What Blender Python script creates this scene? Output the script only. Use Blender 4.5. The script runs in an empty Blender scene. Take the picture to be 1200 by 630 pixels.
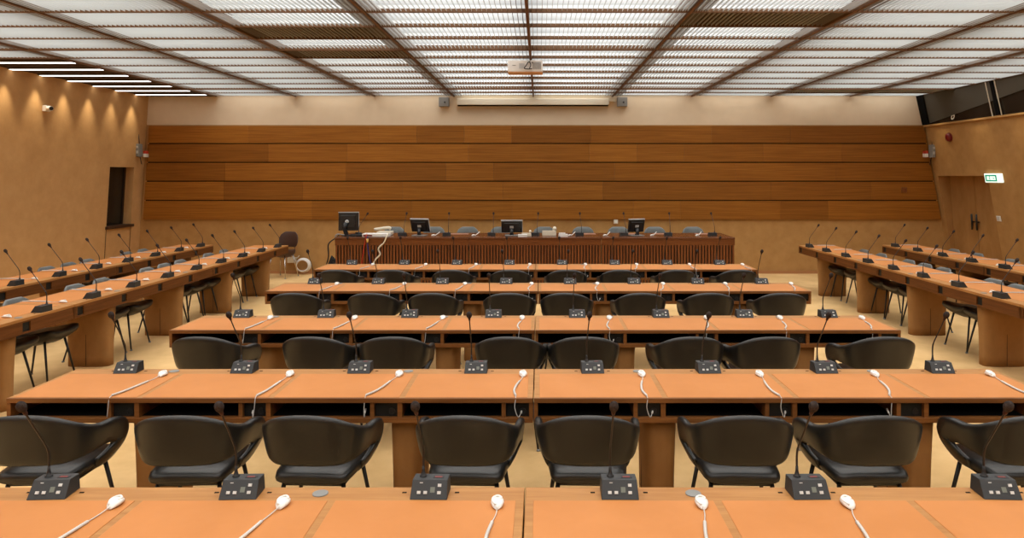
import bpy, bmesh, math, random
from mathutils import Vector, Matrix
random.seed(7)
PI = math.pi
scene = bpy.context.scene
COL = scene.collection

# ------------------------------------------------------------------ camera frame
F, CX, CY, H = 836.0, 632.0, 206.0, 1.86     # focal px, principal point, eye height
def at(px, py, Y):
    return Vector(((px - CX) * Y / F, Y, H - (py - CY) * Y / F))

# ------------------------------------------------------------------ materials
MATS = {}
def new_mat(name):
    m = bpy.data.materials.new(name); m.use_nodes = True
    nt = m.node_tree
    b = nt.nodes['Principled BSDF']
    MATS[name] = m
    return m, nt, b

def plain(name, col, rough=.5, spec=.5, metal=0.0, emit=None, estr=0.0, sheen=0.0):
    m, nt, b = new_mat(name)
    b.inputs['Base Color'].default_value = (*col, 1)
    b.inputs['Roughness'].default_value = rough
    b.inputs['Specular IOR Level'].default_value = spec
    b.inputs['Metallic'].default_value = metal
    if emit:
        b.inputs['Emission Color'].default_value = (*emit, 1)
        b.inputs['Emission Strength'].default_value = estr
    return m

def mottled(name, c1, c2, scale=8, rough=.8, spec=.2, detail=6, stretch=(1, 1, 1), bump=0.0, bscale=None, fine=0.0):
    """noise-mixed colour; stretch scales the texture axes (small = long grain)"""
    m, nt, b = new_mat(name)
    N, L = nt.nodes, nt.links
    tc = N.new('ShaderNodeTexCoord'); mp = N.new('ShaderNodeMapping')
    mp.inputs['Scale'].default_value = stretch
    L.new(tc.outputs['Object'], mp.inputs['Vector'])
    oi = N.new('ShaderNodeObjectInfo')
    vm = N.new('ShaderNodeVectorMath'); vm.operation = 'SCALE'
    comb = N.new('ShaderNodeCombineXYZ')
    for k in range(3): L.new(oi.outputs['Random'], comb.inputs[k])
    L.new(comb.outputs[0], vm.inputs[0]); vm.inputs['Scale'].default_value = 9.0
    ad = N.new('ShaderNodeVectorMath'); ad.operation = 'ADD'
    L.new(mp.outputs[0], ad.inputs[0]); L.new(vm.outputs[0], ad.inputs[1])
    nz = N.new('ShaderNodeTexNoise'); nz.inputs['Scale'].default_value = scale; nz.inputs['Detail'].default_value = detail
    nz.inputs['Roughness'].default_value = .62
    L.new(ad.outputs[0], nz.inputs['Vector'])
    rp = N.new('ShaderNodeValToRGB')
    rp.color_ramp.elements[0].position = .34; rp.color_ramp.elements[0].color = (*c1, 1)
    rp.color_ramp.elements[1].position = .68; rp.color_ramp.elements[1].color = (*c2, 1)
    L.new(nz.outputs['Fac'], rp.inputs['Fac'])
    L.new(rp.outputs[0], b.inputs['Base Color'])
    b.inputs['Roughness'].default_value = rough
    b.inputs['Specular IOR Level'].default_value = spec
    if bump:
        n2 = N.new('ShaderNodeTexNoise'); n2.inputs['Scale'].default_value = bscale or scale * 4; n2.inputs['Detail'].default_value = 3
        L.new(ad.outputs[0], n2.inputs['Vector'])
        bp = N.new('ShaderNodeBump'); bp.inputs['Strength'].default_value = bump; bp.inputs['Distance'].default_value = .01
        L.new(n2.outputs['Fac'], bp.inputs['Height']); L.new(bp.outputs[0], b.inputs['Normal'])
    return m

def toned(name, c1, c2, c3, scale, stretch, rough=.42, spec=.35):
    """wood whose tone also follows a face attribute 'tone' (one value per board)"""
    m = mottled(name, c1, c2, scale, rough, spec, 8, stretch)
    nt = m.node_tree; N, L = nt.nodes, nt.links
    b = N['Principled BSDF']
    src = b.inputs['Base Color'].links[0].from_socket
    a = N.new('ShaderNodeAttribute'); a.attribute_name = 'tone'
    mx = N.new('ShaderNodeMix'); mx.data_type = 'RGBA'; mx.blend_type = 'MULTIPLY'
    mx.inputs['Factor'].default_value = 1
    r2 = N.new('ShaderNodeValToRGB')
    r2.color_ramp.elements[0].color = (*c3, 1); r2.color_ramp.elements[1].color = (1, 1, 1, 1)
    L.new(a.outputs['Fac'], r2.inputs['Fac'])
    L.new(src, mx.inputs[6]); L.new(r2.outputs[0], mx.inputs[7])
    L.new(mx.outputs[2], b.inputs['Base Color'])
    return m

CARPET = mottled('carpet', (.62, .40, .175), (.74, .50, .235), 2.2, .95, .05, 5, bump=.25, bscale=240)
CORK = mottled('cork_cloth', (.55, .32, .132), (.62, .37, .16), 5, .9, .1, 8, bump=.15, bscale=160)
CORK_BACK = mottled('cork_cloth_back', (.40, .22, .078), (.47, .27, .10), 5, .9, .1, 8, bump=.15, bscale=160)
CREAM = mottled('cream_plaster', (.68, .55, .39), (.74, .61, .445), 1.5, .85, .1, 3)
PANEL = toned('wall_veneer', (.26, .092, .010), (.395, .155, .020), (.66, .63, .60), 6, (.22, 1, 11), .5, .2)
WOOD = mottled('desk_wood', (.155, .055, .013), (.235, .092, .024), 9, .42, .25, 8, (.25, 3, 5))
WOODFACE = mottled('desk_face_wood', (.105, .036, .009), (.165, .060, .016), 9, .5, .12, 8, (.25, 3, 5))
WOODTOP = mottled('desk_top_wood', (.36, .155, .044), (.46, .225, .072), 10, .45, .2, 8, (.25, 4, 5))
WOODDK = mottled('dais_wood', (.12, .034, .008), (.23, .070, .016), 8, .36, .35, 8, (5, 3, .25))
WOODBAND = mottled('dais_band_wood', (.12, .036, .008), (.19, .060, .013), 8, .4, .3, 8, (.25, 4, 5))
WOODDKH = mottled('dais_top_wood', (.085, .026, .008), (.14, .045, .012), 8, .25, .5, 8, (.25, 4, 5))
PAD = mottled('orange_leather', (.51, .200, .058), (.56, .225, .070), 3, .5, .14, 4, bump=.05, bscale=300)
PEDM = mottled('pedestal_cloth', (.30, .155, .055), (.37, .195, .072), 6, .8, .15, 6, (1, 1, .6), bump=.1, bscale=150)
LEATHER = mottled('black_leather', (.010, .0095, .0085), (.016, .015, .0135), 6, .34, .52, 4, bump=.06, bscale=220)
LEATHERG = mottled('grey_black_leather', (.030, .034, .035), (.042, .047, .048), 6, .38, .6, 4)
LITPAD = mottled('leather_lit_grey', (.105, .114, .110), (.14, .15, .145), 6, .42, .5, 4)  # ceiling light and sheen on dark chair backs, painted in as grey
BROWNL = plain('brown_leather', (.055, .025, .018), .4, .5)
BLACKM = plain('black_metal', (.012, .012, .012), .4, .5)
BLACK = plain('black_plastic', (.012, .012, .013), .5, .4)
MICBODY = plain('charcoal_plastic', (.028, .030, .032), .5, .4)
DARK = plain('dark_void', (.004, .004, .004), .9, .1)
SOCKET = plain('socket_black', (.010, .010, .009), .6, .3)
WHITE = plain('white_plastic', (.78, .77, .74), .4, .5)
CORDM = plain('cord_grey_white', (.60, .58, .55), .5, .3)
BUTTON = plain('white_button', (.6, .6, .58), .5, .3)
DISPLAY = plain('grey_display', (.16, .18, .15), .4, .3)
REDLBL = plain('red_window', (.20, .022, .016), .4, .4)
REDRING = plain('red_ring', (.045, .013, .010), .5, .3)
FOAM = mottled('foam_windscreen', (.028, .021, .019), (.055, .043, .039), 120, .95, .1, 2)
CHROME = plain('chrome', (.65, .62, .58), .22, .5, 1.0)
TANPAD = plain('tan_leather', (.34, .17, .11), .45, .3)
GREY = plain('grey_plastic', (.23, .23, .22), .5, .3)
SILVER = plain('silver_plastic', (.45, .46, .46), .4, .5)
SCREENB = plain('monitor_black', (.008, .008, .009), .35, .5)
CREAMP = plain('cream_plastic', (.72, .66, .53), .45, .4)
REDC = plain('red_cable', (.42, .03, .015), .5, .3)
BLUEC = plain('blue_cable', (.03, .03, .16), .5, .3)
DKRED = plain('dark_red_plastic', (.14, .006, .008), .4, .4)
BEAM = plain('ceiling_brown', (.13, .066, .030), .5, .3)
BEAMDK = plain('ceiling_dark_brown', (.060, .035, .020), .7, .1)
LOUV = plain('louvre_white', (.46, .50, .51), .55, .3)
LOUVSHADE = plain('louvre_shade', (.24, .22, .20), .6, .2)  # shade next to the beams, put into the blade colour
REFL = plain('reflector_white', (.86, .87, .86), .5, .2, emit=(.86, .97, 1.0), estr=.20)  # faint glow added to stand for tube light on the reflectors
TUBE = plain('luminous_ceiling', (.9, .9, .9), .5, .1, emit=(1.0, .985, .95), estr=3.0)
STRIP = plain('strip_light_diffuser', (.9, .9, .9), .5, .1, emit=(1.0, .98, .95), estr=2.6)
GLASSDK = plain('dark_glass', (.020, .017, .013), .25, .35)
BOOTHIN = plain('booth_interior', (.035, .022, .014), .7, .1)
GLASSREFL = plain('booth_reflection', (.085, .078, .062), .6, .2)
DOORW = mottled('door_cloth', (.33, .17, .055), (.42, .225, .08), 4, .85, .1, 6, (1, 1, .5))
SIGNG = plain('sign_green', (.02, .30, .18), .5, .2, emit=(.03, .6, .35), estr=.35)
SIGNW = plain('sign_white', (.9, .95, .92), .5, .2, emit=(.80, 1.0, .90), estr=.9)
BASEB = plain('baseboard_wood', (.42, .20, .08), .5, .3)
SILL = plain('sill_brown', (.05, .022, .01), .5, .3)

# tube light painted as colour bands on reflectors (brighter near their foot): procedural along local height
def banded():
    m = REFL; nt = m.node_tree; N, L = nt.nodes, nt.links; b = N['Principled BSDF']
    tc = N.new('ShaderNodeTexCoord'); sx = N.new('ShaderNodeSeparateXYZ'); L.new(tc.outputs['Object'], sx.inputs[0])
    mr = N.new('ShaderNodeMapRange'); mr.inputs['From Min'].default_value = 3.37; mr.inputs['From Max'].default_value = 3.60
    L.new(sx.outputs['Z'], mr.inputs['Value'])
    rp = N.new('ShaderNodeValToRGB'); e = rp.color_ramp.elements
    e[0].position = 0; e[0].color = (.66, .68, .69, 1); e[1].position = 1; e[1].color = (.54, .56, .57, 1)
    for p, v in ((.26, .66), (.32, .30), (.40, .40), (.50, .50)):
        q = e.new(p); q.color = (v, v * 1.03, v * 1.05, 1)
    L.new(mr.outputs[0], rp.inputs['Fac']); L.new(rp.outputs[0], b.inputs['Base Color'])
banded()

# ------------------------------------------------------------------ mesh helpers
def BM(): return bmesh.new()

def box(bm, x0, x1, y0, y1, z0, z1):
    v = [bm.verts.new(p) for p in ((x0,y0,z0),(x1,y0,z0),(x1,y1,z0),(x0,y1,z0),(x0,y0,z1),(x1,y0,z1),(x1,y1,z1),(x0,y1,z1))]
    fs = []
    for f in ((0,3,2,1),(4,5,6,7),(0,1,5,4),(1,2,6,5),(2,3,7,6),(3,0,4,7)):
        fs.append(bm.faces.new([v[i] for i in f]))
    return fs

def quad(bm, a, b, c, d):
    return bm.faces.new([bm.verts.new(p) for p in (a, b, c, d)])

def loft(bm, rings, cap=True, closed=False):
    vr = [[bm.verts.new(p) for p in r] for r in rings]
    n = len(rings[0])
    m = len(vr)
    for i in range(m if closed else m - 1):
        A, B = vr[i], vr[(i + 1) % m]
        for j in range(n):
            bm.faces.new((A[j], A[(j+1) % n], B[(j+1) % n], B[j]))
    if cap and not closed:
        bm.faces.new(list(reversed(vr[0]))); bm.faces.new(vr[-1])
    return vr

def superring(c, a, b, ha, hb, n=16, e=.5):
    """superellipse ring round c, half sizes ha along a and hb along b"""
    out = []
    for k in range(n):
        t = 2 * PI * k / n
        ct, st = math.cos(t), math.sin(t)
        out.append(c + a * (ha * math.copysign(abs(ct) ** e, ct)) + b * (hb * math.copysign(abs(st) ** e, st)))
    return out

def catmull(pts, per=8):
    P = [Vector(p) for p in pts]
    P = [P[0] * 2 - P[1]] + P + [P[-1] * 2 - P[-2]]
    out = []
    for i in range(1, len(P) - 2):
        for k in range(per):
            t = k / per
            a, b, c, d = P[i-1], P[i], P[i+1], P[i+2]
            out.append(.5 * ((2*b) + (c-a)*t + (2*a-5*b+4*c-d)*t*t + (3*b-a-3*c+d)*t**3))
    out.append(P[-2].copy())
    return out

def tube(bm, pts, r, n=8, cap=True):
    """r: number or list per point"""
    P = [Vector(p) for p in pts]
    rr = r if isinstance(r, (list, tuple)) else [r] * len(P)
    rings = []; up = None
    for i, p in enumerate(P):
        t = (P[min(i+1, len(P)-1)] - P[max(i-1, 0)]).normalized()
        if up is None:
            up = Vector((0, 0, 1)) if abs(t.z) < .9 else Vector((0, 1, 0))
        a = t.cross(up)
        if a.length < 1e-5: a = t.orthogonal()
        a.normalize(); b = a.cross(t).normalized(); up = b
        rings.append([p + a * (rr[i] * math.cos(2*PI*k/n)) + b * (rr[i] * math.sin(2*PI*k/n)) for k in range(n)])
    loft(bm, rings, cap)

def lathe(bm, prof, c=(0, 0, 0), axis=Vector((0, 0, 1)), n=16):
    c = Vector(c); axis = Vector(axis).normalized()
    a = axis.orthogonal().normalized(); b = axis.cross(a)
    loft(bm, [[c + axis * h + (a * math.cos(2*PI*k/n) + b * math.sin(2*PI*k/n)) * max(r, 1e-4) for k in range(n)] for r, h in prof])

def prism(bm, poly, axis_len, frame):
    """extrude 2-D polygon; frame(u, v, w) -> point"""
    rings = [[frame(u, v, w) for u, v in poly] for w in axis_len]
    loft(bm, [[Vector(p) for p in r] for r in rings])

def obj(name, bm, mat, parent=None, smooth=False, bevel=0.0, autos=None):
    bmesh.ops.recalc_face_normals(bm, faces=bm.faces)
    if smooth:
        for f in bm.faces: f.smooth = True
    me = bpy.data.meshes.new(name); bm.to_mesh(me); bm.free()
    me.materials.append(mat)
    o = bpy.data.objects.new(name, me); COL.objects.link(o)
    if parent: o.parent = parent
    if bevel:
        md = o.modifiers.new('bevel', 'BEVEL'); md.width = bevel; md.segments = 2; md.limit_method = 'ANGLE'
        md.angle_limit = .6
    return o

LABELS = set()
def tag(o, label, cat, group=None):
    o['label'] = label
    if cat: o['category'] = cat
    if group: o['group'] = group
    assert 4 <= len(label.split()) <= 16, label
    assert label not in LABELS, label
    LABELS.add(label)
    return o

def thing(name, label=None, cat=None, loc=(0, 0, 0), rz=0, group=None):
    o = bpy.data.objects.new(name, None); COL.objects.link(o)
    o.empty_display_size = .1
    o.location = loc; o.rotation_euler = (0, 0, rz)
    if label: tag(o, label, cat, group)
    return o

def struct(name, bm, mat, parent=None, **k):
    o = obj(name, bm, mat, parent, **k)
    if not parent: o['kind'] = 'structure'
    return o

KIDS = {}
def copy_tree(o, parent=None):
    c = o.copy(); COL.objects.link(c)
    if parent: c.parent = parent
    for ch in [q for q in ALLK(o)]:
        copy_tree(ch, c)
    return c
def ALLK(o): return list(o.children)

class Proto:
    """first placement moves the prototype itself, later ones are copies of the whole tree"""
    def __init__(s, make): s.make, s.o = make, None
    def place(s, label, cat, group, loc, rz=0.0, **kw):
        if s.o is None:
            s.o = s.make(); c = s.o
        else:
            c = copy_tree(s.o)
            for k in ('label', 'category', 'group'):
                if k in c: del c[k]
        c.location = loc; c.rotation_euler = (0, 0, rz)
        tag(c, label, cat, group)
        return c

ORD = ['first', 'second', 'third', 'fourth', 'fifth', 'sixth', 'seventh', 'eighth', 'ninth', 'tenth', 'eleventh']
def rank(i, n):
    if i == 0: return 'leftmost'
    if i == n - 1: return 'rightmost'
    if i < n / 2: return ORD[i] + ' from left'
    return ORD[n - 1 - i] + ' from right'

# ------------------------------------------------------------------ room shell
ZC = 3.37                       # lip of the luminous ceiling
YB, YF = 13.6, -3.0             # far wall, wall behind the viewer
def XL(z): return -7.45 - (ZC - z) * .0625
def XR(z): return 7.33 + (2.82 - z) * .185
ZR = 2.82                       # top of right wall under the booth glazing

bm = BM(); quad(bm, (-8.2, YF, 0), (8.4, YF, 0), (8.4, YB + .3, 0), (-8.2, YB + .3, 0)); struct('floor', bm, CARPET)

def wall_holes(bm, X, ys, zs, hole):
    for i in range(len(ys) - 1):
        for j in range(len(zs) - 1):
            if (i, j) == hole: continue
            y0, y1, z0, z1 = ys[i], ys[i+1], zs[j], zs[j+1]
            quad(bm, (X(z0), y0, z0), (X(z0), y1, z0), (X(z1), y1, z1), (X(z1), y0, z1))
# left wall with the window recess
WY0, WY1, WZ0, WZ1 = 12.52, 13.27, .97, 2.02
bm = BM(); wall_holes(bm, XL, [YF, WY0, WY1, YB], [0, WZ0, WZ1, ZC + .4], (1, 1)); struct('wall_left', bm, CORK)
d = .17
bm = BM()
quad(bm, (XL(WZ0), WY1, WZ0), (XL(WZ0) - d, WY1, WZ0), (XL(WZ1) - d, WY1, WZ1), (XL(WZ1), WY1, WZ1))
quad(bm, (XL(WZ0), WY0, WZ0), (XL(WZ0) - d, WY0, WZ0), (XL(WZ1) - d, WY0, WZ1), (XL(WZ1), WY0, WZ1))
quad(bm, (XL(WZ1), WY0, WZ1), (XL(WZ1), WY1, WZ1), (XL(WZ1) - d, WY1, WZ1), (XL(WZ1) - d, WY0, WZ1))
w1 = struct('window_1', bm, CORK)
bm = BM(); quad(bm, (XL(WZ0) - d, WY0, WZ0), (XL(WZ0) - d, WY1, WZ0), (XL(WZ1) - d, WY1, WZ1), (XL(WZ1) - d, WY0, WZ1))
obj('window_pane', bm, GLASSDK, w1)
bm = BM()
for y0, y1 in ((WY1 - .025, WY1), (WY0, WY0 + .025)):
    prism(bm, [(-.02, 0), (.0, 0), (.0, 1), (-.02, 1)], (y0, y1), lambda u, v, w: (XL(WZ0 + v * (WZ1 - WZ0)) - d + .022 + u, w, WZ0 + v * (WZ1 - WZ0)))
obj('window_frame', bm, SILL, w1)
bm = BM(); box(bm, XL(WZ0) - d, XL(WZ0) + .05, WY0 - .03, WY1 + .03, WZ0 - .05, WZ0)
obj('window_sill', bm, SILL, w1, bevel=.004)
bm = BM()
for y in (WY0, WY1):
    quad(bm, (XL(0) + .003, y - .008, 0), (XL(0) + .003, y + .008, 0), (XL(WZ0 - .05) + .003, y + .008, WZ0 - .05), (XL(WZ0 - .05) + .003, y - .008, WZ0 - .05))
struct('trim_3', bm, SILL)
# right wall with door recess
DY0, DY1, DZ = 11.95, 13.44, 1.86
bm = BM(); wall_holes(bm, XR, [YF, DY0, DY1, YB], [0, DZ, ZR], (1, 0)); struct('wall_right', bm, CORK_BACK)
def XD(z): return 7.73 + (DZ - z) * .075
bm = BM()
for y in (DY0, DY1):
    quad(bm, (XR(0), y, 0), (XD(0) + .03, y, 0), (XD(DZ) + .03, y, DZ), (XR(DZ), y, DZ))
quad(bm, (XR(DZ), DY0, DZ), (XR(DZ), DY1, DZ), (XD(DZ) + .03, DY1, DZ), (XD(DZ) + .03, DY0, DZ))
struct('trim_4', bm, DOORW)
ym = (DY0 + DY1) / 2
for i, (a, b) in enumerate(((ym + .006, DY1 - .004), (DY0 + .004, ym - .006))):
    bm = BM()
    prism(bm, [(0, 0.004), (.03, 0.004), (.03, DZ), (0, DZ)], (a, b), lambda u, v, w: (XD(v) + u, w, v))
    dr = struct('door_%d' % (i + 1), bm, DOORW)
    yh = ym + (.07 if i == 0 else -.07)
    hb = BM()
    tube(hb, [(XD(1.0) - .05, yh, .90), (XD(1.15) - .05, yh, 1.18)], .016, 8)
    tube(hb, [(XD(1.04) + .0, yh, 1.04), (XD(1.04) - .05, yh, 1.04)], .012, 8)
    tube(hb, [(XD(1.0) - .02, yh + .05, .92), (XD(1.0) - .02, yh + .05, 1.05)], .012, 8)
    obj('handle', hb, BLACKM, dr, smooth=True)
bm = BM(); quad(bm, (XD(0) + .04, DY0, 0), (XD(0) + .04, DY1, 0), (XD(DZ) + .04, DY1, DZ), (XD(DZ) + .04, DY0, DZ)); struct('trim_5', bm, DARK)
# booth glazing above right wall
def XG(z): return XR(ZR) - (z - ZR) * .22
bm = BM(); quad(bm, (XG(ZR) + .02, YF, ZR), (XG(ZR) + .02, YB, ZR), (XG(ZC + .3) + .02, YB, ZC + .3), (XG(ZC + .3) + .02, YF, ZC + .3))
wb = struct('window_2', bm, GLASSDK)
bm = BM()
box(bm, XG(ZR) - .03, XG(ZR) + .09, YF, YB, ZR - .03, ZR)
struct('trim_6', bm, CORK_BACK)
# reflection in booth glass, painted as a grey sheet: taller toward the back wall
bm = BM()
def gz(y): return ZC - .03 - (.45 * max(0, min(1, (y - 9.6) / 3.9)) + .06)
for k in range(12):
    y0, y1 = 9.0 + k * .38, 9.0 + (k + 1) * .38
    quad(bm, (XG(gz(y0)), y0, gz(y0)), (XG(gz(y1)), y1, gz(y1)), (XG(ZC), y1, ZC), (XG(ZC), y0, ZC))
obj('glass_reflection', bm, GLASSREFL, wb)
for yy in (11.29, 11.52):
    bm = BM(); prism(bm, [(0, ZR), (-.012, ZR), (-.012, ZC), (0, ZC)], (yy, yy + .012), lambda u, v, w: (XG(v) + u, w, v)); obj('mullion', bm, CREAMP, wb)
bm = BM(); prism(bm, [(0, ZR), (-.012, ZR), (-.012, ZC), (0, ZC)], (11.34, 11.42), lambda u, v, w: (XG(v) + u, w, v)); obj('mullion', bm, DARK, wb)
bm = BM(); prism(bm, [(0, ZR), (-.03, ZR), (-.03, ZC + .02), (0, ZC + .02)], (13.38, YB), lambda u, v, w: (XG(v) + u, w, v)); obj('mullion', bm, DARK, wb)
# number on the booth glass
cu = bpy.data.curves.new('booth_number', 'FONT'); cu.body = '6'; cu.size = .24; cu.align_x = 'CENTER'; cu.extrude = .002
to = bpy.data.objects.new('booth_number', cu); COL.objects.link(to)
dg = bpy.context.evaluated_depsgraph_get(); me = bpy.data.meshes.new_from_object(to.evaluated_get(dg))
COL.objects.unlink(to); bpy.data.objects.remove(to)
me.materials.clear(); me.materials.append(CREAMP)
no = bpy.data.objects.new('booth_number', me); COL.objects.link(no); no.parent = wb
no.location = (XG(2.85) - .03, 12.60, 2.855); no.rotation_euler = (PI / 2 - .2, 0, -PI / 2)
# far wall
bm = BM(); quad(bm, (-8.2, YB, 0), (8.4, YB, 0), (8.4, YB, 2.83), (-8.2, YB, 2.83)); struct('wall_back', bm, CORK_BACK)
bm = BM(); quad(bm, (-8.2, YB, 2.83), (8.4, YB, 2.83), (8.4, YB, ZC + .4), (-8.2, YB, ZC + .4)); struct('wall_back_upper', bm, CREAM)
bm = BM(); quad(bm, (-8.2, YF, 0), (8.4, YF, 0), (8.4, YF, ZC + .4), (-8.2, YF, ZC + .4)); struct('wall_front', bm, CORK)
bm = BM(); box(bm, XL(0) + .01, XR(0) - .01, YB - .02, YB, 0, .055); struct('baseboard_back', bm, BASEB)
# veneer boards: five courses, each of several boards with its own tone
bm = BM(); lay = bm.faces.layers.float.new('tone')
zt = [147, 168, 190, 212, 234.5, 257]
for k in range(5):
    z1 = H + (CY - zt[k]) * YB / F - .012 ; z0 = H + (CY - zt[k+1]) * YB / F + .008
    zm = (z0 + z1) / 2
    x = XL(zm) + .07; xe = XR(zm) - .03
    first = True
    while x < xe - .01:
        wv = random.choice([.9, 1.5, 1.9, 2.3, 2.3])
        x1 = x + wv
        if xe - x1 < .5: x1 = xe
        t = random.uniform(.05, 1)
        xa0, xa1 = (XL(z0) + .07, XL(z1) + .07) if first else (x, x)
        xb0, xb1 = (XR(z0) - .03, XR(z1) - .03) if x1 == xe else (x1 - .0025, x1 - .0025)
        y0 = YB - .05
        v = [bm.verts.new(p) for p in ((xa0,y0,z0),(xb0,y0,z0),(xb1,y0,z1),(xa1,y0,z1),(xa0,YB-.01,z0),(xb0,YB-.01,z0),(xb1,YB-.01,z1),(xa1,YB-.01,z1))]
        for f in ((0,1,2,3),(3,2,6,7),(1,0,4,5),(0,3,7,4),(1,5,6,2)):
            fc = bm.faces.new([v[i] for i in f]); fc[lay] = t
        x = x1; first = False
struct('trim_1', bm, PANEL)
bm = BM(); quad(bm, (XL(1.05) + .08, YB - .02, 1.05), (XR(1.05) - .035, YB - .02, 1.05), (XR(2.79) - .035, YB - .02, 2.79), (XL(2.79) + .08, YB - .02, 2.79)); struct('trim_2', bm, DARK)

# ------------------------------------------------------------------ luminous ceiling
bx = [-.114 + 1.508 * k for k in range(-4, 6)]             # lengthwise beams
by = [8.54 + .645 * k for k in range(-17, 8)]              # crosswise beams
bm = BM(); quad(bm, (-8.2, YF, ZC + .38), (8.4, YF, ZC + .38), (8.4, YB, ZC + .38), (-8.2, YB, ZC + .38)); struct('ceiling', bm, BEAMDK)
XE = 7.2
DARKC = {(2, 18), (2, 20)}
def cell(px, py):                                         # ceiling cell under an image point
    p = at(px, py, (ZC - H) * F / (CY - py))
    i = max(k for k in range(len(bx)) if bx[k] <= p.x); j = max(k for k in range(len(by)) if by[k] <= p.y)
    return i, j
DARKC = {cell(395, 38), cell(400, 64), cell(905, 23), cell(1010, 105.5), cell(1060, 105.5), cell(330, 38)}
xs = bx + [XE]
xs = [XL(ZC) + .05] + [x for x in bx if x < XE - .05] + [XE]
MARG = 9.185
ys = [YF] + [y for y in by if y > YF + .1] + [YB - .02]
bmT, bmR, bmD = BM(), BM(), BM()
off = len([y for y in by if y <= YF + .1])
for i in range(len(xs) - 1):
    for j in range(len(ys) - 1):
        x0, x1, y0, y1 = xs[i] + .015, xs[i+1] - .015, ys[j], ys[j+1]
        if i == 0 and y0 > MARG - .1: continue
        dark = (i - 1, off + j - 1) in DARKC
        if not dark:
            quad(bmT, (x0, y0, ZC + .26), (x1, y0, ZC + .26), (x1, y1, ZC + .26), (x0, y1, ZC + .26))
            quad(bmR, (x0, y1 - .012, ZC + .035), (x1, y1 - .012, ZC + .035), (x1, y1 - .004, ZC + .27), (x0, y1 - .004, ZC + .27))
            quad(bmR, (x0, y0 + .014, ZC + .035), (x1, y0 + .014, ZC + .035), (x1, y0 + .006, ZC + .27), (x0, y0 + .006, ZC + .27))
        else:
            quad(bmD, (x0, y0 + .02, ZC + .03), (x1, y0 + .02, ZC + .03), (x1, y1 - .015, ZC + .03), (x0, y1 - .015, ZC + .03))
struct('ceiling_luminous_panels', bmT, TUBE)
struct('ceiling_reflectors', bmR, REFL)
struct('ceiling_dark_panels', bmD, BEAMDK)
bm = BM()
for k, y in enumerate(by):
    heavy = ((k - 17) % 6 == 0)
    if y < YF: continue
    if heavy: box(bm, xs[0], XE, y - .02, y + .02, ZC - .012, ZC + .05)
    else: box(bm, xs[0], XE, y - .014, y + .014, ZC + .000, ZC + .036)
for x in xs[1:-1]:
    box(bm, x - .014, x + .014, YF, YB - .02, ZC - .006, ZC + .03)
struct('ceiling_beams', bm, BEAM)
bm = BM()
for x in xs[1:-1]:
    box(bm, x - .012, x + .012, YF, YB - .02, ZC + .03, ZC + .3)
box(bm, XE, XE + .35, YF, YB - .02, ZC, ZC + .05)
struct('ceiling_fins', bm, BEAMDK)
bm = BM()
x = xs[1] + .046
while x < XE - .02:
    if min(abs(x - q) for q in xs) > .02:
        box(bm, x - .0011, x + .0011, YF, YB - .02, ZC + .008, ZC + .026)
    x += .0464
x = xs[0] + .046
while x < xs[1] - .02:
    box(bm, x - .0011, x + .0011, YF, MARG, ZC + .008, ZC + .026); x += .0464
struct('ceiling_louvre', bm, LOUV)
bm = BM()                                                   # deeper dark blades added to give shade beside the lengthwise beams
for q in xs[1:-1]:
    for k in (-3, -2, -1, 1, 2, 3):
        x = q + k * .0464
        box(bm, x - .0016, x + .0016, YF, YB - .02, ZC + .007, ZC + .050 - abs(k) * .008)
struct('ceiling_shade_blades', bm, LOUVSHADE)
# brown margin along the left wall
bm = BM(); box(bm, XL(ZC) - .05, xs[1] - .014, MARG + .01, YB - .02, ZC + .0, ZC + .06); box(bm, XL(ZC) - .05, xs[0], YF, MARG, ZC, ZC + .3); struct('ceiling_margin', bm, BEAMDK)
slots = [13.17, 12.55, 11.92, 11.28, 10.66, 10.05, 9.44]
for k, y in enumerate(slots):
    t = thing('strip_light', 'bright strip light in brown ceiling margin by left wall, %s from the back wall' % ORD[k], 'ceiling light', (-6.80, y, ZC - .001), 0, 'strip lights along the left wall')
    b_ = BM(); box(b_, -.66, .66, -.06, .06, -.012, -.002); obj('housing', b_, BEAMDK, t)
    b_ = BM(); box(b_, -.64, .64, -.04, .04, -.018, -.010); obj('diffuser', b_, STRIP, t)

# lamps: wall washers
def spot(x, y, z, tx, ty, tz, power, ang, blend, col, r=.03):
    l = bpy.data.lights.new('wall_washer', 'SPOT'); l.energy = power; l.spot_size = math.radians(ang); l.spot_blend = blend
    l.color = col; l.shadow_soft_size = r
    o = bpy.data.objects.new('wall_washer', l); COL.objects.link(o); o.location = (x, y, z)
    dv = Vector((tx - x, ty - y, tz - z)); o.rotation_euler = dv.to_track_quat('-Z', 'Y').to_euler()
    o['kind'] = 'structure'
for k in range(12):
    y = 13.06 - .622 * k
    spot(XL(ZC) + .13, y, ZC - .01, XL(.4) + .05, y, .4, 38, 58, .95, (1, .86, .64))
for k, y in enumerate((13.0, 11.9, 10.8, 9.7, 8.6)):
    spot(XG(ZC) - .25, y, ZC - .02, XR(.4) - .1, y, .4, 20, 58, .9, (1, .82, .55))

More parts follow.
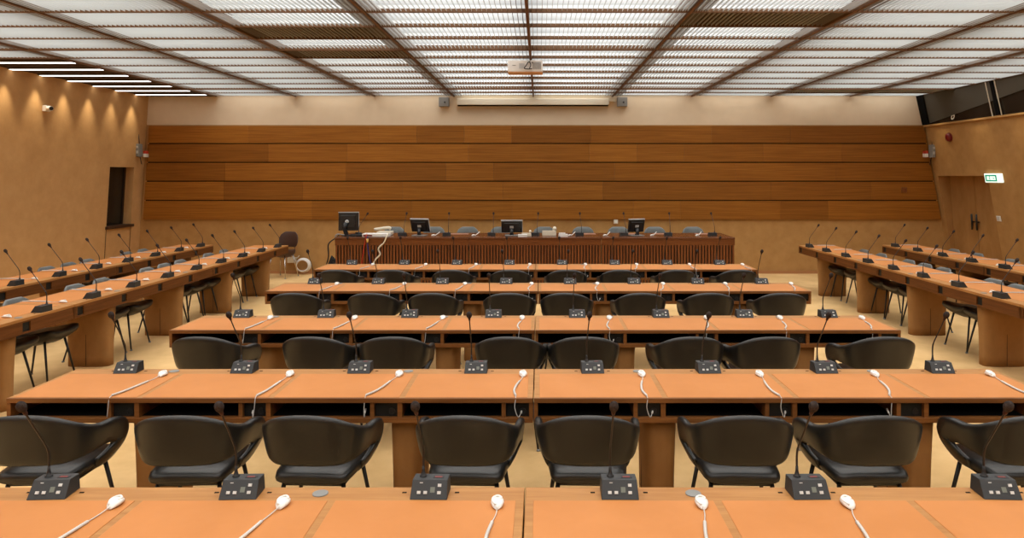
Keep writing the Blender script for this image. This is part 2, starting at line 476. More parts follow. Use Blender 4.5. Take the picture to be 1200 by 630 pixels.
# ------------------------------------------------------------------ desks
PITCH, DEP, ZT, BOX = .677, .56, .72, .13
LEN = 4 * PITCH
def make_desk():
    """origin on the floor, middle of the sitters' edge; sitters on -y, length along x"""
    r = thing('conference_desk')
    h = LEN / 2 - .0012
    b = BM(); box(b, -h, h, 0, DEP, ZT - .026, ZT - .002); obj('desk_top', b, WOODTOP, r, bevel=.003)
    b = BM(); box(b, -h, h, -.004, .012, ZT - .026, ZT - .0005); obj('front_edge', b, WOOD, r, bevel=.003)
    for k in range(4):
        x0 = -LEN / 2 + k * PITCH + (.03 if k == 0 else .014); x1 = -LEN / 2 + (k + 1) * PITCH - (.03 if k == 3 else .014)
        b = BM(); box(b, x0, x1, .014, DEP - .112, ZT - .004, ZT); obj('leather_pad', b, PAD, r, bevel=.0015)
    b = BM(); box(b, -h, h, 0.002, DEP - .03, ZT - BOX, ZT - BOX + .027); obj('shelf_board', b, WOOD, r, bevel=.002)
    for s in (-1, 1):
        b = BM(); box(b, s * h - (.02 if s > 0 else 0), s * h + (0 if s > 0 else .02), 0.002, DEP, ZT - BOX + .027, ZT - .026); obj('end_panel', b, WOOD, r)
    b = BM()                                    # far face with its square cut-outs framed by boards
    zb0, zb1 = ZT - BOX, ZT - .026
    box(b, -h, h, DEP - .022, DEP, zb1 - .012, zb1); box(b, -h, h, DEP - .022, DEP, zb0, zb0 + .016)
    xc = []
    for k in range(4): xc.append(-LEN / 2 + (k + .5) * PITCH + .25)
    e = -h
    for c in xc:
        box(b, e, c - .046, DEP - .022, DEP, zb0 + .016, zb1 - .012); e = c + .046
    box(b, e, h, DEP - .022, DEP, zb0 + .016, zb1 - .012)
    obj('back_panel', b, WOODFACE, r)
    for c in xc:
        b = BM(); box(b, c - .046, c + .046, DEP - .03, DEP - .012, zb0 + .016, zb1 - .012); obj('cable_port', b, SOCKET, r)
    b = BM(); box(b, -h + .02, h - .02, DEP - .06, DEP - .032, ZT - BOX + .027, ZT - .026); box(b, -h + .02, h - .02, .035, DEP - .06, ZT - BOX + .0268, ZT - BOX + .0285); box(b, -h + .02, h - .02, .30, .31, ZT - BOX + .027, ZT - .026); obj('compartment_shade', b, DARK, r)  # dark sheets painting the shade inside the open compartments
    for k in range(4):
        xs_ = -LEN / 2 + (k + 1) * PITCH
        b = BM(); box(b, xs_ - .163, xs_ - .142, .006, DEP - .06, ZT - BOX + .027, ZT - .026); obj('divider', b, WOOD, r)
        if k < 3:
            b = BM(); box(b, xs_ - .022, xs_ + .002, .006, DEP - .06, ZT - BOX + .027, ZT - .026); obj('divider', b, WOOD, r)
        b = BM(); box(b, xs_ - .142, xs_ - .022, .03, .04, ZT - BOX + .027, ZT - .026)
        sp = obj('socket_panel', b, SOCKET, r)
        b = BM(); lathe(b, [(.018, 0), (.018, .004), (.012, .004), (.012, .001)], (xs_ - .055, .03, ZT - .078), Vector((0, -1, 0)), 14); obj('socket', b, BLACK, sp, smooth=False)
    for s in (-1, 1):
        b = BM(); rings = []
        for q in range(7):
            f = q / 6; z = f * (ZT - BOX)
            hw = .078 + .012 * f * f; hd = .205 + .02 * f * f
            rings.append(superring(Vector((s * .68, .285, z)), Vector((1, 0, 0)), Vector((0, 1, 0)), hw, hd, 28, .55))
        loft(b, rings)
        p = obj('pedestal', b, PEDM, r, smooth=True)
        b = BM()
        for sy in (-1, 1):
            box(b, s * .68 + sy * .0785 - .003, s * .68 + sy * .0785 + .003, .283, .287, .01, ZT - BOX - .12)
        obj('seam', b, SILL, p)
    for gx in (-.75, .62):
        b = BM(); lathe(b, [(.028, 0), (.028, .003), (.022, .004), (.001, .004)], (gx, DEP - .055, ZT - .002), n=20); obj('cable_grommet', b, GREY, r)
    b = BM()
    for k in range(4):
        for s in (-1, 1):
            box(b, -LEN/2 + (k + .5) * PITCH + s * .095 - .008, -LEN/2 + (k + .5) * PITCH + s * .095 + .008, DEP - .05, DEP - .042, ZT - .003, ZT - .0008)
    obj('slot_cover', b, DARK, r)
    return r
desk = Proto(make_desk)

ROWS = [ # near edge Y, centre X
    (2.06, -.052), (3.665, -.03), (5.28, -.032), (7.07, -.012), (8.70, -.045)]
RN = ['nearest desk row', 'second desk row', 'third desk row', 'fourth desk row', 'farthest desk row']
for (Y, X0), rn in zip(ROWS, RN):
    for s, sn in ((-1, 'left'), (1, 'right')):
        desk.place('long orange-topped wooden desk forming %s half of the %s' % (sn, rn), 'desk', 'central conference desks', (X0 + s * (LEN / 2 + .0012), Y, 0))
# side desks: sitters' edge away from the middle of the room
SIDES = [ # name, x of sitters' edge, rotation, far end Y, units, side
    ('left inner', -4.14 - DEP, -PI / 2, 11.77, 3), ('left outer', -5.42 - DEP, -PI / 2, 11.86, 2),
    ('right inner', 4.28 + DEP, PI / 2, 11.77, 3), ('right outer', 5.69 + DEP, PI / 2, 11.84, 2)]
UN = ['end unit nearest the back wall', 'middle unit', 'unit closest to viewer']
for nm, xe, rz, yf, nu in SIDES:
    for k in range(nu):
        u = UN[k] if (k == 0 or nu == 3) else 'unit cut by the frame edge'
        desk.place('orange-topped wooden side desk, %s line, %s' % (nm, u), 'desk', 'side conference desks', (xe, yf - LEN / 2 - k * (LEN + .002), 0), rz)

# ------------------------------------------------------------------ microphones
def make_mic():
    r = thing('gooseneck_microphone')
    b = BM()
    W = .066
    prism(b, [(-.05, 0), (.045, 0), (.045, .054), (-.012, .056)], (-W, W), lambda u, v, w: (w * (1 - .0 * v) * (1 if v < .01 else .95), u, v))
    base = obj('base', b, MICBODY, r, bevel=.002)
    # sloped face basis
    p0 = Vector((0, -.05, 0)); dv = Vector((0, .038, .056)); L_ = dv.length; dv.normalize(); nv = Vector((0, -dv.z, dv.y))
    def patch(name, x, t, hw, hh, mat, th=.003):
        q = BM()
        c = p0 + dv * (t * L_)
        ring0 = [c + Vector((sx * hw + x, 0, 0)) + dv * (sy * hh) for sx, sy in ((-1,-1),(1,-1),(1,1),(-1,1))]
        loft(q, [[p - nv * .001 for p in ring0], [p + nv * th for p in ring0]])
        return obj(name, q, mat, base)
    for x, t in ((-.036, .36), (-.013, .36), (.036, .36), (.036, .72)):
        patch('button', x, t, .0062, .0048, BUTTON)
    patch('display', .012, .50, .008, .009, DISPLAY, .0008)
    patch('maker_mark', -.030, .84, .0055, .0012, BUTTON, .0005)
    q = BM(); box(q, .008, .048, .002, .02, .0545, .0565); lw = obj('label_window', q, BLACK, base)
    q = BM(); box(q, .014, .040, .006, .016, .0565, .0572); obj('red_tag', q, REDLBL, lw)
    sx, sy = -.030, .020
    q = BM(); lathe(q, [(.013, .054), (.013, .058), (.009, .060), (.0055, .075), (.0045, .092)], (sx, sy, 0)); obj('collar', q, BLACK, r, smooth=True)
    pts = catmull([(sx, sy, .08), (sx, sy, .13), (sx, sy - .012, .165), (sx, sy - .055, .225), (sx, sy - .100, .285), (sx, sy - .132, .330)], 6)
    q = BM(); tube(q, pts, [.0042 if i < 12 else .0034 for i in range(len(pts))], 8); st = obj('stem', q, BLACKM, r, smooth=True)
    ax = (pts[-1] - pts[-4]).normalized()
    q = BM(); lathe(q, [(.004, -.012), (.0062, -.010), (.0075, .002), (.0078, .008)], pts[-1], ax); obj('ring', q, REDRING, st, smooth=True)
    q = BM(); lathe(q, [(.006, .004), (.0105, .012), (.0150, .022), (.0162, .031), (.0145, .041), (.0095, .049), (.003, .052)], pts[-1], ax, 18); obj('windscreen', q, FOAM, st, smooth=True)
    return r
mic = Proto(make_mic)

# ------------------------------------------------------------------ earpieces
def ear_body(b):
    rings = []
    for q in range(11):
        f = q / 10; y = -.038 + .076 * f
        w = .023 * math.sin(PI * min(1, max(0.02, (f * .93 + .05)))) ** .6
        h = .011 * math.sin(PI * min(1, max(0.02, f * .95 + .03))) ** .6
        rings.append(superring(Vector((0, y, h + .0015)), Vector((1, 0, 0)), Vector((0, 0, 1)), max(w, .002), max(h, .002), 14, .8))
    loft(b, rings)
def make_ear(kind):
    """origin under the shell; cord runs to -y, over the edge at y=-yd, down to a socket"""
    def mk():
        rnd = random.Random(kind * 17 + 3)
        r = thing('earpiece')
        b = BM(); ear_body(b); obj('shell', b, WHITE, r, smooth=True)
        b = BM(); tube(b, catmull([(-.006, -.030, .016), (-.017, -.008, .019), (-.015, .012, .021), (.0, .022, .023), (.013, .012, .021), (.010, -.004, .021)], 5), .0040, 8)
        obj('ear_hook', b, WHITE, r, smooth=True)
        yd = .40
        dx = (-.055, -.02, -.085)[kind % 3]; w = (.012, -.015, .02)[kind % 3]
        pts = catmull([(0, -.034, .010), (dx * .15, -.075, .004), (dx * .35 + w * .4, -.125, .004)], 5)
        b = BM(); tube(b, pts, .0019, 6); c = obj('cord', b, CORDM, r, smooth=True)
        q = catmull([pts[-1], (dx * .62 + w, -.22, .0062), (dx * .85 + w, -.31, .0062), (dx, -yd + .012, .0065)], 22)
        b = BM(); tube(b, q, [.0062 if i % 2 else .0045 for i in range(len(q))], 8); obj('coiled_section', b, CORDM, c, smooth=True)
        tip = (-.02, .03, -.005)[kind % 3]
        q2 = catmull([q[-1], (dx + .002, -yd - .014, -.004), (dx - .002, -yd - .016, -.05), (dx + tip * .5, -yd - .012, -.098), (dx + tip, -yd + .012, -.082)], 6)
        b = BM(); tube(b, q2, .0021, 6); pc = obj('plug_cord', b, CORDM, c, smooth=True)
        b = BM(); tube(b, [q2[-2], q2[-1], q2[-1] + Vector((tip * .1, .018, .012))], [.0045, .005, .0045], 8); obj('plug', b, WHITE, pc, smooth=True)
        return r
    return mk
ears = [Proto(make_ear(k)) for k in range(3)]
EY = .412    # shell distance from sitters' edge, so that the cord drops just past the edge

# microphones + earpieces on the central rows (earpieces: photo x)
vis = [[1, 2, 3, 4, 5, 6], range(8), range(8), range(8), range(8)]
earx = [{1: 136, 2: 332, 3: 583, 4: 822, 5: 993},
        dict(enumerate((191, 340, 468, 613, 752, 890, 1025, 1160))),
        dict(enumerate((317, 416, 519, 612, 714, 828, 914, 1010))),
        dict(enumerate((395, 474, 545, 623, 700, 777, 850, 927))),
        dict(enumerate((437, 499, 558, 621, 686, 746, 808, 870)))]
for i, (Y, X0) in enumerate(ROWS):
    ks = list(vis[i])
    for n, k in enumerate(ks):
        x = X0 + (k - 3.5) * PITCH
        mic.place('black gooseneck microphone on the %s, %s' % (RN[i], rank(n, len(ks))), 'microphone', 'desk microphones', (x, Y + DEP - .055, ZT - .002), random.uniform(-.06, .06))
    es = sorted(earx[i].items())
    for n, (k, px) in enumerate(es):
        ye = Y + EY
        x = (px - CX) * ye / F
        kind = 0 if k < 3 else (1 if k in (3, 4) else 2 if random.random() < .3 else 1)
        if k < 3 and random.random() < .3: kind = 2
        ears[kind].place('white earpiece with coiled cord on the %s, %s' % (RN[i], rank(n, len(es))), 'earpiece', 'desk earpieces', (x, ye, ZT), random.uniform(-.05, .05))
SIDEMIC = {'left inner': 9, 'left outer': 7, 'right inner': 8, 'right outer': 5}
for nm, xe, rz, yf, nu in SIDES:
    n = SIDEMIC[nm]; s = -1 if nm.startswith('left') else 1
    for k in range(n):
        y = yf - (k + .5) * PITCH
        xm = xe - s * (DEP - .055)
        mic.place('black gooseneck microphone on the %s side desks, %s from the back wall' % (nm, ORD[k]), 'microphone', 'side desk microphones', (xm, y, ZT - .002), rz + random.uniform(-.08, .08))
        ears[1 if k % 3 else 0].place('white earpiece on the %s side desks, %s from the back wall' % (nm, ORD[k]), 'earpiece', 'side desk earpieces', (xe - s * EY, y + s * .27, ZT), rz + random.uniform(-.05, .05))

# ------------------------------------------------------------------ chairs
def ribbon(bm, keys, per=6, n=14, e=.55):
    """keys: (centre, width, thickness, outward normal)"""
    C = catmull([k[0] for k in keys], per)
    A = catmull([(k[1], k[2], 0) for k in keys], per)
    Nn = catmull([k[3] for k in keys], per)
    rings = []
    for i, c in enumerate(C):
        t = (C[min(i+1, len(C)-1)] - C[max(i-1, 0)]).normalized()
        nv = Nn[i] - t * Nn[i].dot(t); nv.normalize()
        dvec = t.cross(nv).normalized()
        rings.append(superring(c, dvec, nv, A[i].x / 2, A[i].y / 2, n, e))
    loft(bm, rings)

def legs(r, mat, tops, feet, rad=.011, glide=True):
    for t, f in zip(tops, feet):
        b = BM(); tube(b, [t, f], [rad, rad * .72], 8); l = obj('leg', b, mat, r, smooth=True)
        if glide:
            b = BM(); lathe(b, [(.013, 0), (.014, .006), (.009, .014)], f, n=10); obj('glide', b, GREY, l, smooth=True)

def cushion(bm, ys, zs, hws, th, n=20, sag=.0, e=.62):
    rings = []
    for y, z, w, t in zip(ys, zs, hws, th):
        ring = superring(Vector((0, y, z - t)), Vector((1, 0, 0)), Vector((0, 0, 1)), w, t, n, e)
        rings.append([Vector((p.x, p.y, p.z + sag * p.x * p.x)) for p in ring])
    loft(bm, rings)

def make_armchair():
    r = thing('leather_armchair')
    half = [((0, -.228, .658), .252, .042, (0, -1, -.20)), ((.09, -.222, .653), .242, .042, (.20, -1, -.2)),
            ((.165, -.194, .635), .205, .042, (.55, -.85, -.2)), ((.206, -.137, .622), .160, .042, (.95, -.45, -.2)),
            ((.222, -.055, .612), .128, .042, (1, -.15, -.2)), ((.230, .045, .606), .122, .042, (1, 0, -.22)),
            ((.232, .120, .582), .128, .042, (1, .05, -.25)), ((.228, .150, .540), .122, .04, (1, .1, -.3)),
            ((.212, .120, .498), .110, .036, (1, .1, -.4)), ((.198, .06, .472), .095, .03, (1, 0, -.5)), ((.182, .0, .458), .07, .024, (1, 0, -.6))]
    keys = [((-c[0], c[1], c[2]), w, t, (-n[0], n[1], n[2])) for c, w, t, n in reversed(half[1:])] + half
    b = BM(); ribbon(b, keys, 6, 18, .62); obj('back_and_arms', b, LEATHER, r, smooth=True)
    b = BM()
    f = [0, .04, .12, .3, .5, .7, .88, .96, 1]
    ys = [-.175 + .395 * q for q in f]
    zs = [.478, .492, .500, .502, .498, .496, .494, .486, .468]
    hw = [.150, .168, .178, .186, .192, .197, .197, .190, .175]
    th = [.020, .031, .037, .039, .038, .037, .034, .027, .015]
    cushion(b, ys, zs, hw, th); obj('seat', b, LEATHER, r, smooth=True)
    b = BM(); tube(b, [(-.14, -.12, .418), (.14, -.12, .418), (.15, .15, .418), (-.15, .15, .418), (-.14, -.12, .418)], .010, 8); obj('seat_frame', b, BLACKM, r)
    legs(r, BLACKM, [(-.14, -.12, .422), (.14, -.12, .422), (.15, .15, .422), (-.15, .15, .422)], [(-.20, -.215, 0), (.20, -.215, 0), (.215, .215, 0), (-.215, .215, 0)])
    return r
def make_shell(legmat=None, pad=None, seatmat=None):
    def mk():
        L_, P_ = legmat or BLACKM, pad or LEATHERG
        r = thing('side_chair')
        b = BM(); rings = []
        for f in [0, .05, .15, .35, .6, .82, .95, 1]:
            z = .49 + .255 * f; y = -.205 - .045 * f
            w = .200 * (1 - abs(2 * f - .9) ** 3.2 * .38); t = .022 * (1 - abs(2 * f - 1) ** 6 * .7)
            ring = superring(Vector((0, y, z)), Vector((1, 0, 0)), Vector((0, 1, 0)), w, t, 22, .5)
            rings.append([Vector((p.x, p.y + 1.1 * p.x * p.x, p.z)) for p in ring])
        loft(b, rings); obj('backrest', b, P_, r, smooth=True)
        b = BM()
        f = [0, .04, .12, .3, .5, .7, .88, .96, 1]
        cushion(b, [-.19 + .44 * q for q in f], [.445, .440, .434, .432, .440, .455, .470, .468, .450], [.14, .16, .175, .188, .196, .20, .198, .188, .165], [.02, .036, .048, .056, .058, .056, .048, .036, .02], sag=1.0)
        obj('seat', b, seatmat or P_, r, smooth=True)
        b = BM()
        for s in (-1, 1):
            tube(b, catmull([(s * .10, -.14, .393), (s * .10, -.215, .42), (s * .10, -.232, .50), (s * .10, -.228, .56)], 5), .009, 8)
        tube(b, [(-.13, -.12, .39), (.13, -.12, .39)], .010, 8); tube(b, [(-.13, .13, .39), (.13, .13, .39)], .010, 8)
        obj('frame', b, L_, r, smooth=True)
        legs(r, L_, [(-.13, -.12, .39), (.13, -.12, .39), (.13, .13, .39), (-.13, .13, .39)], [(-.19, -.21, 0), (.19, -.21, 0), (.19, .20, 0), (-.19, .20, 0)])
        return r
    return mk
armchair = Proto(make_armchair)
sidechair = Proto(make_shell(None, LITPAD, LEATHER))
headchair = Proto(make_shell(None, LITPAD, LEATHERG))
CH = [None, (25, 206, 360, 545, 692, 878, 1031, 1222), (235, 367, 457, 597, 686, 811, 902, 1039),
      (342, 434, 506, 596, 665, 752, 834, 920), (392, 460, 529, 597, 664, 728, 794, 866)]
for i in range(1, 5):
    Y, X0 = ROWS[i]
    for n, px in enumerate(CH[i]):
        yb = Y - (.43 if i == 1 else .465)
        armchair.place('black leather armchair drawn up to the %s, %s' % (RN[i], rank(n, 8)), 'chair', 'armchairs at the central desks', ((px - CX) * yb / F, Y - (.20 if i == 1 else .235), 0), random.uniform(-.07, .07))
SC = {'left inner': (10.80, 10.28, 9.48, 9.07, 8.66, 7.78, 7.32, 6.50, 5.97), 'left outer': (10.90, 10.45, 9.55, 9.17, 8.76, 7.79),
      'right inner': (10.80, 10.24, 9.48, 9.07, 8.66, 7.70, 7.30), 'right outer': (10.88, 10.3, 9.53, 9.06)}
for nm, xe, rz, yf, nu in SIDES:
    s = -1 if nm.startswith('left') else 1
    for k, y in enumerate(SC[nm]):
        sidechair.place('grey-sheened black side chair tucked under %s side desks, %s from the back wall' % (nm, ORD[k]), 'chair', 'side chairs', (xe - s * .15, y, 0), rz + random.uniform(-.05, .05))

# ------------------------------------------------------------------ head table
DYF, DYB, DZT = 11.2, 12.1, .895
DX0, DX1 = -3.215, 3.07
bm = BM(); box(bm, DX0 + .1, DX1 - .1, 12.2, YB - .05, 0, .2); struct('floor_platform', bm, CARPET)
cuts = [DX0, -1.11, .975, DX1]
for k in range(3):
    a, b_ = cuts[k] + .002, cuts[k+1] - .002
    yf = DYF - (.02 if k == 2 else 0)
    t = thing('head_table', 'dark fluted wood head table in front of back wall, %s section' % ('left', 'middle', 'right')[k], 'table', ((a + b_) / 2, yf, 0), 0, 'head table sections')
    h = (b_ - a) / 2
    b = BM(); box(b, -h, h, 0, DYB - yf, DZT - .03, DZT); obj('table_top', b, WOODDKH, t, bevel=.003)
    b = BM(); box(b, -h, h, .012, .04, DZT - .125, DZT - .03); obj('upper_band', b, WOODBAND, t)
    b = BM(); box(b, -h, h, .045, .06, 0.0, DZT - .125); fb = obj('flute_backing', b, SILL, t)
    b = BM()
    n = int(2 * h / .047); pitch = 2 * h / n
    for q in range(n):
        x = -h + (q + .5) * pitch
        box(b, x - pitch * .29, x + pitch * .29, .014, .046, .0, DZT - .127)
    obj('fluted_front', b, WOODDK, t)
    if k in (0, 2):
        s = -1 if k == 0 else 1
        b = BM(); box(b, s * h - (.03 if s > 0 else 0), s * h + (0 if s > 0 else .03), .06, DYB - yf - .02, 0, DZT - .03); obj('end_panel', b, WOODDK, t)
    b = BM(); box(b, -h + .03, h - .03, DYB - yf - .06, DYB - yf - .03, .2, DZT - .03) if k == 1 else box(b, -h + .035, h - .035, .3, .33, .45, DZT - .03); obj('rear_panel', b, WOODDK, t)
# chairs behind it, facing the room
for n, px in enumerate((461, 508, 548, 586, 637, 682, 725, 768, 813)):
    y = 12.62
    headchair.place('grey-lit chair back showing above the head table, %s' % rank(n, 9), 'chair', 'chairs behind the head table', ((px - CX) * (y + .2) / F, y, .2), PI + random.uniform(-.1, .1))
# microphones
for n, px in enumerate((421, 471.7, 523.5, 576, 627.5, 679, 731, 783, 834.7)):
    y = 11.50
    mic.place('black gooseneck microphone on the head table, %s' % rank(n, 9), 'microphone', 'head table microphones', ((px - CX) * y / F, y, DZT), PI + (random.uniform(-.15, .15) if n else -.9))
for n, px in enumerate((508, 555, 668, 709, 764, 817)):
    y = 11.52; x = (px - CX) * y / F
    ears_o = thing('earpiece', 'small white earpiece lying on the head table, %s' % rank(n, 6), 'earpiece', (x, y, DZT), 2.2, 'head table earpieces')
    b = BM(); ear_body(b); obj('shell', b, WHITE, ears_o, smooth=True)
    b = BM(); tube(b, catmull([(0, -.034, .01), (.02, -.09, .03), (.03, -.13, .055)], 5), .006, 8); obj('ear_hook', b, WHITE, ears_o, smooth=True)
    if n in (1, 3, 4, 5): pass
# papers behind the microphones
for n, (px, w) in enumerate(((537, .34), (688, .28), (738, .3), (776, .3), (826, .3))):
    y = 11.85
    b = BM(); box(b, -w / 2, w / 2, -.11, .11, 0, .006)
    o = obj('desk_pad', b, TANPAD, None); o.location = ((px - CX) * y / F, y, DZT)
    tag(o, 'tan leather writing pad on the head table, %s' % rank(n, 5), 'writing pad', 'head table writing pads')

# monitors: backs toward the viewer
def monitor(label, px0, px1, py0, py1, y, tilt, yaw, arm=False):
    w = (px1 - px0) * y / F; hgt = (py1 - py0) * y / F
    c = at((px0 + px1) / 2, (py0 + py1) / 2, y)
    t = thing('monitor', label, 'monitor', (c.x, y, DZT), yaw)
    R = Matrix.Rotation(tilt, 3, 'X')
    def fr(b):
        for v in b.verts: v.co = R @ v.co + Vector((0, 0, c.z - DZT))
    b = BM(); box(b, -w/2, w/2, -.012, .018, -hgt/2, hgt/2)
    box(b, -w*.36, w*.36, -.03, -.012, -hgt*.36, hgt*.36); fr(b); case = obj('casing', b, SCREENB, t, bevel=.006)
    b = BM(); box(b, -w/2 - .004, w/2 + .004, .004, .022, hgt/2, hgt/2 + .012); box(b, w/2, w/2 + .006, .004, .022, -hgt/2, hgt/2); fr(b); obj('bezel', b, SILVER, case)
    b = BM(); box(b, -.03, .03, -.034, -.029, -.015, .025) if not arm else lathe(b, [(.03, 0), (.03, .03), (.02, .05)], (-.02, -.02, 0), Vector((0, -1, 0))); fr(b); obj('rear_label', b, SILVER, case)
    b = BM()
    z0 = c.z - DZT
    if arm:
        tube(b, [(-.03, -.06, z0 - .02), (-.06, -.07, z0 - .10), (-.03, -.05, .03), (-.03, -.05, 0)], .035, 10); obj('stand', b, BLACK, t, smooth=True)
        b = BM(); lathe(b, [(.10, 0), (.10, .012), (.05, .02)], (0, -.04, 0), n=20); obj('foot', b, BLACK, t)
    else:
        tube(b, [(0, -.03, max(.05, z0 - hgt * .2)), (0, -.05, .05), (0, -.03, .015)], [.03, .028, .04], 10); obj('stand', b, SCREENB, t, smooth=True)
        b = BM(); box(b, -.11, .11, -.09, .07, 0, .016); obj('foot', b, GREY, t, bevel=.006)
    return t
monitor('black monitor turned to the wall on the far left of the head table', 397, 420, 249, 270, 11.55, -.05, .12, True)
monitor('black tilted monitor second from left on the head table', 481, 503.5, 256.5, 272, 11.52, .38, -.25)
monitor('black monitor facing away near the middle of the head table', 587.5, 612, 258.5, 272.5, 11.52, .3, -.03)
monitor('black tilted monitor on the right part of the head table', 735.5, 755.5, 257, 272, 11.52, .3, .3)

def placed(name, label, cat, px, py, y, group=None, rz=0):
    p = at(px, py, y); return thing(name, label, cat, p, rz, group)
def phone(label, px, y, s, mat, handset=True):
    t = thing('telephone', label, 'telephone', ((px - CX) * y / F, y, DZT), PI)
    b = BM(); prism(b, [(-.1, 0), (.1, 0), (.1, .07), (-.1, .025)], (-.09 * s, .09 * s), lambda u, v, w: (w, u * s, v * s)); obj('body', b, mat, t, bevel=.008)
    b = BM(); tube(b, catmull([(-.07*s, -.08*s, .055*s), (-.07*s, -.05*s, .075*s), (-.07*s, .05*s, .095*s), (-.07*s, .09*s, .08*s)], 4), .024 * s, 10); obj('handset', b, mat, t, smooth=True)
    return t
phone('cream desk telephone beside the middle monitor', 617, 11.45, .85, CREAMP)
phone('large cream telephone right of the middle microphone', 643.5, 11.62, 1.25, CREAMP)
t = thing('control_unit', 'flat white control unit near the left end of the head table', 'control unit', ((441.5 - CX) * 11.38 / F, 11.38, DZT))
b = BM(); box(b, -.21, .21, -.1, .1, 0, .05); obj('case', b, WHITE, t, bevel=.006)
b = BM(); box(b, -.19, -.05, -.103, -.1, .012, .036); obj('red_stripe', b, REDLBL, t)
t = thing('telephone', 'white handset phone behind the flat control unit', 'telephone', ((450 - CX) * 11.68 / F, 11.68, DZT))
b = BM(); box(b, -.1, .14, -.1, .1, 0, .06); obj('body', b, CREAMP, t, bevel=.01)
b = BM(); tube(b, catmull([(-.15, -.04, .09), (-.05, -.04, .105), (.08, -.04, .12), (.12, -.04, .10)], 4), .025, 10); obj('handset', b, CREAMP, t, smooth=True)
t = thing('keyboard', 'black keyboard beside the far left monitor', 'keyboard', ((420 - CX) * 11.4 / F, 11.42, DZT))
b = BM(); box(b, -.12, .1, -.07, .07, 0, .03); obj('case', b, BLACK, t, bevel=.005)
b = BM()
for i in range(9):
    for j in range(4): box(b, -.11 + i * .022, -.092 + i * .022, -.06 + j * .03, -.036 + j * .03, .03, .035)
obj('keys', b, MICBODY, t)
t = thing('paper_stack', 'white crumpled papers right of the large cream telephone', 'papers', ((660 - CX) * 11.4 / F, 11.4, DZT), .1)
b = BM(); box(b, -.07, .07, -.05, .05, 0, .035); obj('sheets', b, WHITE, t)
b = BM(); box(b, -.065, .03, -.04, .04, .035, .055); obj('top_sheet', b, WHITE, t)
t = thing('card_box', 'small white box in front of the middle monitor', 'box', ((612.5 - CX) * 11.33 / F, 11.31, DZT), 0)
b = BM(); box(b, -.07, .07, -.04, .04, 0, .035); obj('carton', b, WHITE, t, bevel=.004)
b = BM(); box(b, -.072, .072, -.042, .042, .03, .04); obj('lid', b, WHITE, t, bevel=.003)
# cables on the front of the head table
def cable(name, label, pts, r, mat, cat='cable'):
    b = BM(); tube(b, catmull(pts, 8), r, 6); o = obj(name, b, mat, None, smooth=True)
    return tag(o, label, cat)
yq = DYF - .012
def A(px, py, y=None): return at(px, py, y or yq)
cable('white_cable', 'white flex hanging down the front of the head table', [A(455, 273.5, 11.25), A(453, 277, yq - .01), A(450, 284), A(443.5, 291), A(445.5, 298), A(440, 304), A(436, 314), A(437, 330)], .013, CREAMP)
cable('red_cable', 'red cable hanging down the front of the head table', [A(430, 274, 11.25), A(429, 277, yq - .01), A(427, 288), A(425, 300), A(423, 316), A(422, 330)], .008, REDC)
cable('blue_cable', 'dark blue cable with yellow plug on the head table front', [A(430.5, 277.5, 11.23), A(430.5, 279), A(431, 290), A(433.5, 305), A(436, 318), A(436, 330)], .009, BLUEC)
b = BM(); tube(b, [A(430.5, 279.5, yq - .012), A(430.7, 284, yq - .012)], .016, 8); pl = obj('plug', b, plain('yellow_plug', (.62, .42, .12), .4), bpy.data.objects['blue_cable'], smooth=True)
cable('black_cable', 'black cables trailing off the left end of the head table', [(DX0 - .012, 11.5, DZT + .01), (DX0 - .06, 11.5, DZT - .03), A(385, 286, 11.5), A(385, 300, 11.5), A(382, 311, 11.5), A(378, 318, 11.3), A(372, 322, 11.0)], .011, BLACK)
cable('grey_cable', 'grey cable loop over the left corner of the head table', [(DX0 + .1, 11.4, DZT + .02), (DX0 - .02, 11.38, DZT + .03), (DX0 - .035, 11.38, DZT - .08), (DX0 - .02, 11.38, DZT - .2), (DX0 - .03, 11.38, .45), (DX0 - .05, 11.3, .2), (DX0 - .04, 11.28, .012)], .011, GREY)
b = BM()
for k in range(5):
    tube(b, catmull([(DX0 - .03 - .02 * k, 11.45, .50 + .02 * k), (DX0 - .09 - .03 * k, 11.42, .40 - .02 * k), (DX0 - .12 - .045 * k, 11.4, .16), (DX0 - .1 - .05 * k, 11.38, .02)], 5), .014, 6)
tag(obj('cable_bundle', b, BLACK, None, smooth=True), 'bundle of black cables on floor beside left end of head table', 'cables')

# ------------------------------------------------------------------ back corner: brown chair, wall box, coil
brown = Proto(make_shell(CHROME, BROWNL))
c = brown.place('brown leather chair with chrome legs standing against the back wall', 'chair', None, (-4.72, 13.12, 0), PI - .25)
for ch in c.children:
    if ch.name.startswith('backrest'):
        pass
c.scale = (1.0, 1.0, 1.10)
t = placed('cable_box', 'white wall box beside the brown chair', 'wall box', 342.5, 304.5, 13.58)
b = BM(); box(b, -.08, .08, -.05, .02, -.05, .05); obj('case', b, CREAMP, t, bevel=.005)
b = BM(); tube(b, catmull([(0.02, -.03, .05), (-.01, -.04, .1), (-.03, -.03, .16)], 4), .008, 6); tube(b, catmull([(.08, -.02, .02), (.12, -.03, .06), (.14, -.02, .09)], 4), .008, 6); obj('cable', b, CREAMP, t, smooth=True)
p = at(355.5, 310.5, 13.5)
b = BM()
for k in range(4):
    r0 = .135 - .008 * k
    tube(b, [(p.x + r0 * math.cos(q * PI / 16) * 1.03, p.y - .02 * k, p.z + r0 * .95 * math.sin(q * PI / 16)) for q in range(33)], .012, 6, False)
tag(obj('cable_coil', b, WHITE, None, smooth=True), 'coil of white cable hanging low on back wall near brown chair', 'cable')

